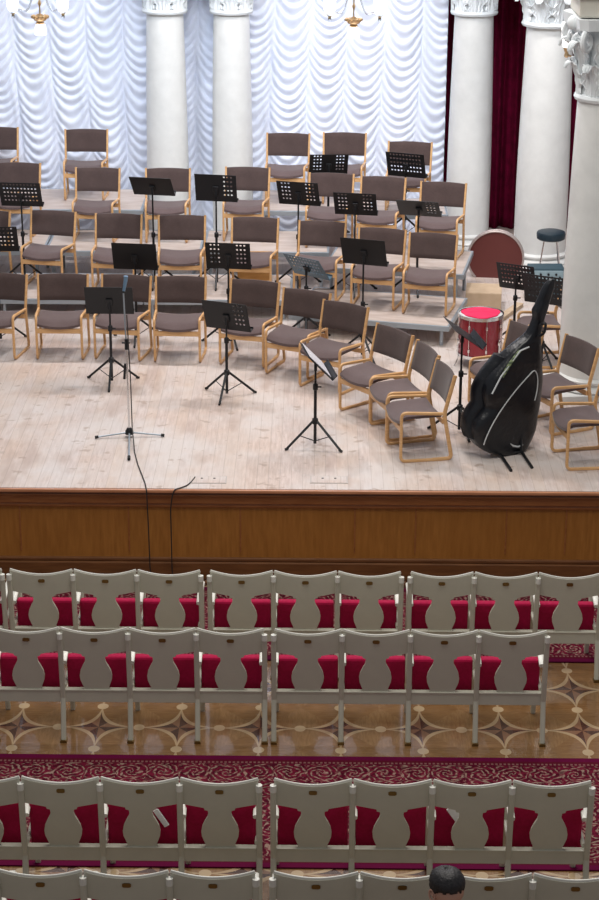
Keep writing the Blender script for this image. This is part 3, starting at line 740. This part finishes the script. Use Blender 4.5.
for k in range(8):
    a = k*PI/4 + .2; bm = bmesh.new(); x, y = (R+.012)*math.cos(a), (R+.012)*math.sin(a)
    tube(bm, [(x,y,z0+.02),(x,y,z1-.01)], .004, 6); box(bm, (x,y,z0+.09), (.02,.02,.04), bev=.004); box(bm, (x,y,z1-.10), (.02,.02,.04), bev=.004); obj('tension_lug', bm, M['chrome'], root)
for k in range(3):
    a = k*2*PI/3 - .7; x, y = (R+.02)*math.cos(a), (R+.02)*math.sin(a)
    bm = bmesh.new(); tube(bm, rounded([(x,y,.34),(x,y,.09),(x*1.14,y*1.14,.012)], .04, 4), .007, 8); box(bm, (x,y,.30), (.03,.03,.05), bev=.005); obj('leg', bm, M['chrome'], root, True)

# ---------------------------------------------------------------- maroon disc, boxes, stool, amplifier
c = P(495, 279, SH); Rr = .36
root = thing('round_board', 'large dark maroon disc with a pale rim standing before the crimson curtain', 'round board', (c.x, c.y+.05, SH), -.12)
def disc(bm, R, d, z, y, rim=False):
    pts = [(R*math.cos(a), z + R*math.sin(a)) for a in np.linspace(-PI/2+.75, 1.5*PI-.75, 48)]
    prism(bm, pts, y, y+d)
bm = bmesh.new(); disc(bm, Rr, .08, Rr*.73, .0); obj('disc', bm, M['maroon'], root, False)
bm = bmesh.new(); tube(bm, [(Rr*math.cos(a), .0, Rr*.73 + Rr*math.sin(a)) for a in np.linspace(-PI/2+.78, 1.5*PI-.78, 48)], .014, 8); tube(bm, [(Rr*math.cos(a), .08, Rr*.73 + Rr*math.sin(a)) for a in np.linspace(-PI/2+.78, 1.5*PI-.78, 48)], .012, 8); obj('rim', bm, M['rim'], root, True)
a0, a1, a2 = P(467, 311, SH), P(500, 309, SH), P(508, 292, SH)
root = thing('cardboard_box', 'plain brown cardboard box behind the red drum', 'box', ((a0.x+a1.x)/2+.01, (a0.y+a1.y)/2+.16, SH), -.10)
bm = bmesh.new(); box(bm, (0,0,.115), (.44,.46,.23), bev=.004); obj('carton', bm, M['card'], root)
bm = bmesh.new(); box(bm, (-.11,0,.232), (.217,.45,.005)); box(bm, (.11,0,.232), (.217,.45,.005)); obj('lid_flap', bm, M['card'], root)
bm = bmesh.new(); box(bm, (0, 0, 0), (.09,.9,.05), Matrix.Rotation(-.45, 3, 'Z'), .004); q = P(508, 318, SH)
o = obj('wooden_plank', bm, M['card'], loc=(q.x, q.y+.1, SH+.026)); tag(o, 'short pale wooden plank on the floor beside the cardboard box', 'plank')
q = P(254, 283, SH+R1); root = thing('wooden_box', 'small orange wooden box under a chair of the second row', 'box', (q.x+.0, q.y+.12, SH+R1))
bm = bmesh.new(); box(bm, (0,.0,.15), (.42,.02,.30)); box(bm, (0,.22,.15), (.42,.02,.30)); box(bm, (-.2,.11,.15), (.02,.2,.30)); box(bm, (.2,.11,.15), (.02,.2,.30)); box(bm, (0,.11,.02), (.38,.2,.02)); obj('box_body', bm, M['orange_wood'], root)
bm = bmesh.new(); box(bm, (0,.0,.307), (.44,.03,.014)); box(bm, (0,.22,.307), (.44,.03,.014)); obj('box_rim', bm, M['orange_wood'], root)
# stool
c = P(548.5, 284, SH); zt = PY(548.5, 233.5, c.y).z - SH
root = thing('bar_stool', 'round dark-topped stool with thin chrome legs in front of a white column', 'stool', c)
bm = bmesh.new(); lathe(bm, [(.16,zt-.075),(.18,zt-.06),(.186,zt-.0),(.175,zt+.025),(.14,zt+.036),(.03,zt+.04)], 36); obj('seat', bm, M['stool_blue'], root, True)
for k in range(4):
    a = PI/4 + k*PI/2 - .15; c_, s_ = math.cos(a), math.sin(a)
    bm = bmesh.new(); tube(bm, [(.11*c_,.11*s_,zt-.075),(.215*c_,.215*s_,.01)], .009, 8); lg = obj('leg', bm, M['chrome'], root, True)
    bm = bmesh.new(); tube(bm, [(.213*c_,.213*s_,.014),(.216*c_,.216*s_,0.001)], .013, 8); obj('rubber_foot', bm, M['black_rubber'], lg)
bm = bmesh.new(); tube(bm, [(.185*math.cos(a),.185*math.sin(a),.22) for a in [k*2*PI/24 for k in range(25)]], .006, 6, False); obj('foot_ring', bm, M['chrome'], root, True)
# amplifier
c = P(545, 300, SH); root = thing('amplifier', 'blue-grey amplifier case with a patterned top edge below the stool', 'amplifier', (c.x+.0, c.y+.1, SH))
zt = PY(545, 268, c.y).z - SH
bm = bmesh.new(); box(bm, (0,.0,zt/2), (.44,.26,zt), bev=.012); obj('case', bm, M['amp_blue'], root)
bm = bmesh.new(); box(bm, (0,-.135,zt*.78), (.42,.012,.13), bev=.003); pn = obj('control_panel', bm, M['amp_light'], root)
bm = bmesh.new()
for k in range(8): lathe(bm, [(.017,0),(.013,.02)], 12, (0,0,0)) if 0 else tube(bm, [(-.17+k*.048,-.140,zt*.78+.02*(-1)**k),(-.17+k*.048,-.160,zt*.78+.02*(-1)**k)], .015, 10)
obj('control_knob', bm, M['black'], pn)
bm = bmesh.new()
for k in range(7): box(bm, (0,-.134,.04+k*.035), (.40,.008,.012))
obj('grille', bm, M['black'], root)

# ---------------------------------------------------------------- double bass case
foot = P(507, 458, SH)
root = thing('double_bass_case', 'black double bass in a soft case leaning on its stand at the right', 'double bass case', foot)
u = Vector((math.sin(math.radians(13.5)), .10, math.cos(math.radians(13.5)))).normalized()
n = Vector((.52, -.85, 0)); n = (n - u*n.dot(u)).normalized(); wv = u.cross(n).normalized()
if wv.x < 0: wv = -wv
org = Vector((-.05, .0, .02))
prof = [(0,.14,.14,.03),(.03,.26,.22,.03),(.08,.33,.27,.03),(.16,.375,.31,.02),(.28,.39,.33,.02),(.38,.365,.31,.03),(.45,.33,.30,.045),(.51,.345,.32,.03),(.60,.36,.33,.0),(.70,.345,.32,.0),(.80,.31,.30,.0),(.90,.265,.27,.0),(1.00,.215,.24,.0),(1.08,.17,.21,.0),(1.15,.13,.17,.01),(1.21,.085,.14,.02),(1.28,.058,.12,.02),(1.42,.048,.10,.02),(1.47,.072,.13,.01),(1.53,.06,.11,.02),(1.66,.056,.10,.02),(1.75,.052,.08,.03),(1.80,.03,.05,.03),(1.82,.015,.03,.03)]
rings = []
for h, hw, th, off in prof:
    ring = []
    for k in range(40):
        a = 2*PI*k/40; c_, s_ = math.cos(a), math.sin(a)
        e = .55
        x = hw*abs(c_)**e*(1 if c_ >= 0 else -1); y = th/2*abs(s_)**e*(1 if s_ >= 0 else -1)
        wr = 1 + .02*math.sin(h*23 + a*3)
        sl = .05*max(0, 1-abs(h-.62)/.05) if False else 0
        ring.append(org + u*h + wv*(x*wr + off) + n*(y - th/2)*wr)
    rings.append(ring)
case = obj('case_body', superloft(rings), M['bag'], root, True)
md = case.modifiers.new('smooth', 'SUBSURF'); md.levels = 1; md.render_levels = 2
# side pocket bulge following the ribs
rings = []
for h, hw, th, off in prof[2:13]:
    hh = h*.93+.04; ring = []
    for k in range(20):
        a = 2*PI*k/20; ring.append(org + u*hh + wv*(-hw*.80 + .075*math.cos(a)*1.1 - .02) + n*(-th*.72 + .10*math.sin(a)))
    rings.append(ring)
bp = obj('back_pocket', superloft(rings), M['bag'], root, True)
# front pocket piping
def frontpt(h, x): return org + u*h + wv*x + n*.006
arc = []
for t in np.linspace(0, 1, 40):
    if t < .6: q = t/.6; h = .10 + .80*q; x = -.27 + .36*(q**1.7)
    else: q = (t-.6)/.4; x = .09 + .12*math.sin(q*PI/2); h = .90 - .30*(1-math.cos(q*PI/2)) 
    arc.append(frontpt(h, x))
bm = bmesh.new(); tube(bm, arc, .006, 6); obj('piping', bm, M['piping'], root, True)
bm = bmesh.new(); tube(bm, [frontpt(.135, .06), frontpt(.115, .10), frontpt(.11, .16), frontpt(.135, .22)], [.004,.010,.010,.003], 8); obj('handle', bm, M['piping'], root, True)
# lettered strip on the upper side
bm = bmesh.new()
def sidept(h, d, k): return org + u*h + wv*k + n*d
tube(bm, [sidept(.80, .0, -.27), sidept(.95, .0, -.215), sidept(1.08, .0, -.14)], 0, flat=(.016,.010)); obj('lettered_strip', bm, M['label_green'], root)
bm = bmesh.new(); tube(bm, [sidept(.62, .0, -.335), sidept(.80, .0, -.285), sidept(1.08, .01, -.145), sidept(1.13, .01, -.05)], .008, 6); obj('zip', bm, M['piping'], root)
bm = bmesh.new(); tube(bm, rounded([sidept(1.36, .02, .0), sidept(1.40, .06, .03), sidept(1.30, .07, .04), sidept(1.24, .02, .02)], .03, 4), .014, 8); obj('carry_loop', bm, M['bag'], root, True)
# stand under it
bms = bmesh.new()
for a, b in (((500, 458), (511, 472)), ((521, 455), (532, 469))):
    p0, p1 = P(*a, SH) - foot, P(*b, SH) - foot
    tube(bms, [Vector((p0.x, p0.y+.05, .03)), Vector((p1.x, p1.y, .016))], .016, 8)
    tube(bms, [Vector((p0.x, p0.y, .03)), Vector((p0.x, p0.y+.04, .22))], .012, 8)
tube(bms, [Vector((-.08,.07,.03)), Vector((.14,.09,.03))], .012, 8)
o = obj('instrument_stand', bms, M['black'], None, True); o.location = foot; tag(o, 'low black folding stand under the double bass case', 'instrument stand')

# ---------------------------------------------------------------- hall seats
PW = .543        # pitch of one seat
def seat_proto():
    hw = PW/2 - .006; zt = 1.0; pts = []
    rec = lambda z: -(z-.42)*.10
    # back panel outline (x,z): concave top, shoulders, vase shaped splat
    top = [(x, zt - .052*(1-(abs(x)/hw)**1.9)) for x in np.linspace(-hw, hw, 17)]
    R = [(hw, .80), (hw-.02, .795), (.108, .765), (.103, .748), (.082, .742), (.079, .715)]
    b = [(.085,.69),(.105,.65),(.122,.61),(.130,.565),(.126,.525),(.112,.485),(.100,.455),(.105,.44),(.105,.43)]
    right = R + b; left = [(-x, z) for x, z in right[::-1]]
    bm = bmesh.new(); a_, b_ = prism(bm, top + right + left, -.011, .011)
    for v in bm.verts: v.co.y += rec(v.co.z) + .02*(1-(v.co.x/hw)**2)*0
    back = bm
    # paler strip along the top edge, its light-catching highlight put into the colour
    bm2 = bmesh.new(); tube(bm2, [(x, rec(z), z+.002) for x, z in top], 0, flat=(.006,.0125))
    return back, bm2
def block(n, row_y, cx, label, st_top=.74):
    root = thing('theatre_seat_row', label, 'seat row', (cx, row_y, 0), 0, None)
    W = n*PW + .03
    rec = lambda z: -(z-.42)*.10
    bd, ed = seat_proto()
    pm = obj('backrest', bd, M['cream'], root); et = obj('top_edge_highlight', ed, M['ivory'], pm)
    bm = bmesh.new(); tube(bm, [(0,rec(.9)-.012,.90),(0,rec(.9)-.018,.90)], 0, flat=(.028,.0155)); nb = obj('number_plate', bm, M['brass'], pm)
    # folded seat
    bm = bmesh.new(); hw = PW/2-.026
    hh = st_top-.36
    box(bm, (0, .125, st_top-hh/2), (2*hw, .085, hh), bev=.022)
    for v in bm.verts:
        v.co.y += -(v.co.z-.42)*.05
    st = obj('folding_seat', bm, M['velvet'], root)
    bm = bmesh.new(); box(bm, (0, .175, st_top-hh/2-.02), (2*hw-.01, .018, hh-.03), bev=.006); ub = obj('seat_board', bm, M['cream'], st)
    # front upholstery of the back, seen past the panel's sides? (thin pad on the splat)
    for k in range(1, n):
        for o in (pm, st): dup(o, root)
    ks = {'backrest': 0, 'folding_seat': 0}
    for ch in root.children:
        nm = ch.name.split('.')[0]
        if nm in ks: ch.location.x = -W/2 + .015 + PW*(ks[nm]+.5); ks[nm] += 1
    bm = bmesh.new(); box(bm, (0, rec(.42)-.004, .375), (W-.02, .03, .105), bev=.004); box(bm, (0, .0, .43), (W-.03, .05, .012), bev=.003); obj('rear_rail', bm, M['cream'], root)
    for k in range(n+1):
        x = -W/2 + .015 + PW*k
        bm = bmesh.new(); tube(bm, [(x, -.09, .002), (x, -.012, .36), (x, rec(.9)-.022, .93)], 0, flat=(.0205,.0155))
        sf = obj('rear_post', bm, M['cream'], root)
        bm = bmesh.new(); tube(bm, [(x, rec(.93)-.024, .915), (x, rec(.93)-.024, .965)], .023, 12); obj('post_cap', bm, M['ivory'], sf, True)
        bm = bmesh.new(); tube(bm, [(x, -.12, .012), (x, -.04, .012)], 0, flat=(.026,.010)); obj('foot_plate', bm, M['brass'], sf)
        sx = x + (.012 if k < n else -.02)
        bm = bmesh.new(); tube(bm, rounded([(sx, .0, .67), (sx, .16, .70), (sx, .40, .685), (sx, .44, .66)], .05, 4), 0, flat=(.024,.017))
        arm = obj('armrest', bm, M['ivory'], root, True)
        bm = bmesh.new(); tube(bm, rounded([(sx, .40, .67), (sx, .34, .52), (sx, .38, .30), (sx, .45, .0145)], .12, 5), 0, flat=(.0195,.018)); tube(bm, [(sx, .02, .45),(sx, .36, .45)], .016, 8); obj('front_leg', bm, M['cream'], arm, True)
    return root
def row_y(py): return P(300, py, 1.0).y + .058
def bl(n, pxc, py, label, g): y = row_y(py); return block(n, y, P(pxc, py, 1.0).x, label, {'B': .655, 'C': .685}.get(g, .74))
bl(3, 104.5, 571.8, 'cream and crimson seats of the row nearest the stage, left of centre', 'B')
bl(3, -95, 571.8, 'cream and crimson seat unit nearest the stage, cut by the left edge', 'B')
bl(3, 305.5, 571.8, 'cream and crimson seats of the row nearest the stage, under the picture centre', 'B')
bl(3, 506, 571.8, 'cream and crimson seats of the row nearest the stage, right of centre', 'B')
bl(4, 127.5, 630, 'four cream and crimson seats of the second row from the stage, left unit', 'C')
bl(4, 410.5, 630, 'four cream and crimson seats of the second row, right unit ending beside bare parquet', 'C')
bl(4, 99.5, 779.7, 'four cream and crimson seats by the carpet aisle, left unit, one holding a paper', 'D')
bl(4, 432.5, 779.7, 'four cream and crimson seats by the carpet aisle, right unit', 'D')
bl(4, 82.5, 872.8, 'cream seats of the row at the bottom of the picture, left unit', 'E')
bl(4, 446, 872.8, 'cream seats of the row at the bottom of the picture, right unit behind the head', 'E')

# papers tucked in the seats
yD = row_y(779.7)
for px, py, rz, lab, w, h in ((161, 818, .55, 'white paper sheet tucked behind a seat back on the left, by the carpet aisle', .035, .15), (455, 813, .60, 'white paper corner showing behind a seat back on the right, by the carpet aisle', .07, .11)):
    y = yD + .035 if px < 200 else yD+.035
    p = PY(px, py, y); bm = bmesh.new(); box(bm, (0,0,0), (w, .006, h), Matrix.Rotation(-rz, 3, 'Y')); box(bm, (.006,.008,-.004), (w*.9, .004, h*.95), Matrix.Rotation(-rz, 3, 'Y'))
    o = obj('paper_sheet', bm, M['paper'], loc=p); tag(o, lab, 'paper')

# ---------------------------------------------------------------- the person
hc = PY(447, 889, 9.5)      # middle of the head
root = thing('person', 'person with short black hair seen from behind at the bottom edge', 'person', (hc.x, 9.5, 0), 0)
hz = hc.z
def skin_mesh(name, verts, edges, radii, m, parent, sub=2):
    me = bpy.data.meshes.new(name); me.from_pydata(verts, edges, []); me.materials.append(m)
    o = bpy.data.objects.new(name, me); COL.objects.link(o); o.parent = parent
    md = o.modifiers.new('skin', 'SKIN'); md.use_smooth_shade = True
    for i, r in enumerate(radii):
        sv = me.skin_vertices[0].data[i]; sv.radius = r if isinstance(r, tuple) else (r, r); sv.use_root = (i == 0)
    s = o.modifiers.new('sub', 'SUBSURF'); s.levels = sub; s.render_levels = sub
    return o
k = hz/1.66
V = [(0,0,.95*k),(0,.0,1.12*k),(0,.01,1.30*k),(0,.0,1.42*k),(0,0,1.50*k),(0,.01,1.56*k)]
E = [(0,1),(1,2),(2,3),(3,4),(4,5)]; Rr_ = [(.155,.11),(.14,.10),(.17,.11),(.13,.085),(.062,.062),(.056,.056)]
for s in (-1, 1):
    b = len(V); V += [(s*.17,0,1.41*k),(s*.215,-.01,1.25*k),(s*.235,.0,1.10*k),(s*.235,.06,.93*k),(s*.233,.075,.86*k)]
    E += [(3,b),(b,b+1),(b+1,b+2),(b+2,b+3),(b+3,b+4)]; Rr_ += [.062,.050,.042,.030,.034]
    b = len(V); V += [(s*.09,0,.86*k),(s*.10,.01,.50*k),(s*.10,-.01,.10*k),(s*.105,.10,.045)]
    E += [(0,b),(b,b+1),(b+1,b+2),(b+2,b+3)]; Rr_ += [.09,.062,.045,.04]
skin_mesh('body', V, E, Rr_, M['skin'], root)
def scaled(idx, add): return [(r[0]+add, r[1]+add) if isinstance(r, tuple) else r+add for r in [Rr_[i] for i in idx]]
idx = [0,1,2,3,6,7,8,15,16,17]; mp = {j: i for i, j in enumerate(idx)}
skin_mesh('shirt', [V[i] for i in idx], [(mp[a], mp[b]) for a, b in E if a in mp and b in mp], scaled(idx, .014), M['shirt'], root)
idx = [0,11,12,13,20,21,22]; mp = {j: i for i, j in enumerate(idx)}
skin_mesh('trousers', [V[i] for i in idx], [(mp[a], mp[b]) for a, b in E if a in mp and b in mp], scaled(idx, .013), M['trousers'], root)
for s in (-1, 1):
    bm = bmesh.new(); box(bm, (s*.105, .055, .045), (.10,.27,.09), bev=.03); obj('shoe', bm, M['shoe'], root, True)
    for q in range(5):
        b0 = Vector((s*.233, .075, .86*k)); ox = (q-2)*.017
        if q == 4: pts = [b0+Vector((-s*.02,.02,.02)), b0+Vector((-s*.045,.05,-.02)), b0+Vector((-s*.045,.055,-.05))]
        else: pts = [b0+Vector((0,ox+.0,-.02)), b0+Vector((-s*.005,ox+.005,-.075)), b0+Vector((-s*.02,ox+.008,-.10-.008*(q in (1,2)))) ]
        bm = bmesh.new(); tube(bm, pts, [.009,.0085,.0065], 8); obj('finger', bm, M['skin'], root, True)
# head turned slightly to the left
Rh = Matrix.Translation((0,.0,hz)) @ Matrix.Rotation(math.radians(28), 4, 'Z') @ Matrix.Rotation(math.radians(-12), 4, 'X') @ Matrix.Diagonal((1.15,1.13,1.02,1))
bm = bmesh.new(); bmesh.ops.create_uvsphere(bm, u_segments=40, v_segments=28, radius=1)
for v in bm.verts:
    x, y, z = v.co
    sx, sy, sz = .079, .098, .118
    if z < -.2: t = (-.2-z)/.8; sx *= 1-.32*t; sy *= 1-.25*t
    yy = y*sy + (.012 if z < -.2 and y > 0 else 0)
    if y > .82 and -.32 < z < .05: yy += .020*(1-abs(x)*5 if abs(x) < .2 else 0)
    if y > .8 and -.6 < z < -.45: yy += .006*(abs(x) < .3)
    if y > .8 and .02 < z < .22 and .2 < abs(x) < .5: yy -= .006
    v.co = (x*sx, yy, z*sz)
bmesh.ops.transform(bm, matrix=Rh, verts=bm.verts[:]); head = obj('head', bm, M['skin'], root, True)
for s in (-1, 1):
    bm = bmesh.new(); pts = [Rh @ Vector((s*(.078+.012*math.sin(a*.5)), .004+.017*math.cos(a)*-1, -.012+.031*math.sin(a))) for a in [kk*2*PI/20 for kk in range(21)]]
    tube(bm, pts, .006, 8, False); tube(bm, [Rh @ Vector((s*.074,.002,-.035)), Rh @ Vector((s*.083,-.002,-.01)), Rh @ Vector((s*.08,.0,.015))], [.006,.010,.005], 8); obj('ear', bm, M['skin'], head, True)
    bm = bmesh.new(); bmesh.ops.create_icosphere(bm, subdivisions=2, radius=.011, matrix=Rh @ Matrix.Translation((s*.031,.086,.008))); obj('eye', bm, M['paper'], head, True)
bm = bmesh.new(); tube(bm, [Rh @ Vector((-.022,.094,-.062)), Rh @ Vector((0,.099,-.062)), Rh @ Vector((.022,.094,-.062))], [.003,.006,.003], 8); obj('mouth', bm, mat('lip skin', (.38,.12,.10), .5), head, True)
bm = bmesh.new(); bmesh.ops.create_uvsphere(bm, u_segments=64, v_segments=48, radius=1)
kill = []
for v in bm.verts:
    x, y, z = v.co
    r = 1 + .012*math.sin(x*31+z*17)*math.sin(y*27) + .012*random.uniform(-1, 1)
    lim = .02 if y < -.1 else (-.04 if y < .35 else .42)
    lim += .06*math.sin(x*20)
    sx, sy, sz = .089, .108, .122
    if z < lim: kill.append(v)
    fade = min(1, (z-lim)/.35) if z > lim else 0
    if z > 0: r *= 1 + .10*4*z*z*(1-z*z)
    f_ = .93 + .07*fade
    v.co = (x*sx*r*f_, y*sy*r*f_ - .004, z*sz*r + .004)
bmesh.ops.delete(bm, geom=kill, context='VERTS')
bmesh.ops.transform(bm, matrix=Rh, verts=bm.verts[:]); hr = obj('hair', bm, M['hair'], root, True)
md = hr.modifiers.new('thickness', 'SOLIDIFY'); md.thickness = .008

# ---------------------------------------------------------------- light
def area(name, loc, target, size, power, color=(1,1,1), sy=None, spread=None):
    d = bpy.data.lights.new(name, 'AREA'); d.energy = power; d.color = color; d.size = size
    if sy: d.shape = 'RECTANGLE'; d.size_y = sy
    if spread: d.spread = math.radians(spread)
    o = bpy.data.objects.new(name, d); COL.objects.link(o); o.location = loc
    o.rotation_euler = (Vector(target)-Vector(loc)).to_track_quat('-Z', 'Y').to_euler(); return o
for x in (-3.0, .4, 3.6):
    area('stage_rig_lamp', (x, 22.4, 9.5), (x*.7, 21.4, SH), .5, 232, (1, .945, .92))
area('stage_front_lamp', (0, 18.5, 9.8), (0, 21.5, SH), 1.5, 130, (1, .96, .92))
for x in (-4, -1.2, 2.2):
    area('curtain_wash_lamp', (x, 19.5, 8.2), (x*.9, 27, 3.4), 1.2, 36, (.66, .82, 1) if x < -2 else (.84, .90, 1), spread=75)
area('hall_fill', (0, 13, 10.5), (0, 13.5, 0), 5, 570, (1, .96, .88))  # added soft fill for the ambient light of the hall, no fitting modelled
w = bpy.data.worlds.new('world'); scn.world = w; w.use_nodes = True
w.node_tree.nodes['Background'].inputs[0].default_value = (.92, .94, 1, 1); w.node_tree.nodes['Background'].inputs[1].default_value = .25
scn.view_settings.view_transform = 'Standard'; scn.view_settings.look = 'None'; scn.view_settings.gamma = 1; scn.view_settings.use_curve_mapping = False
scn.view_settings.exposure = .0
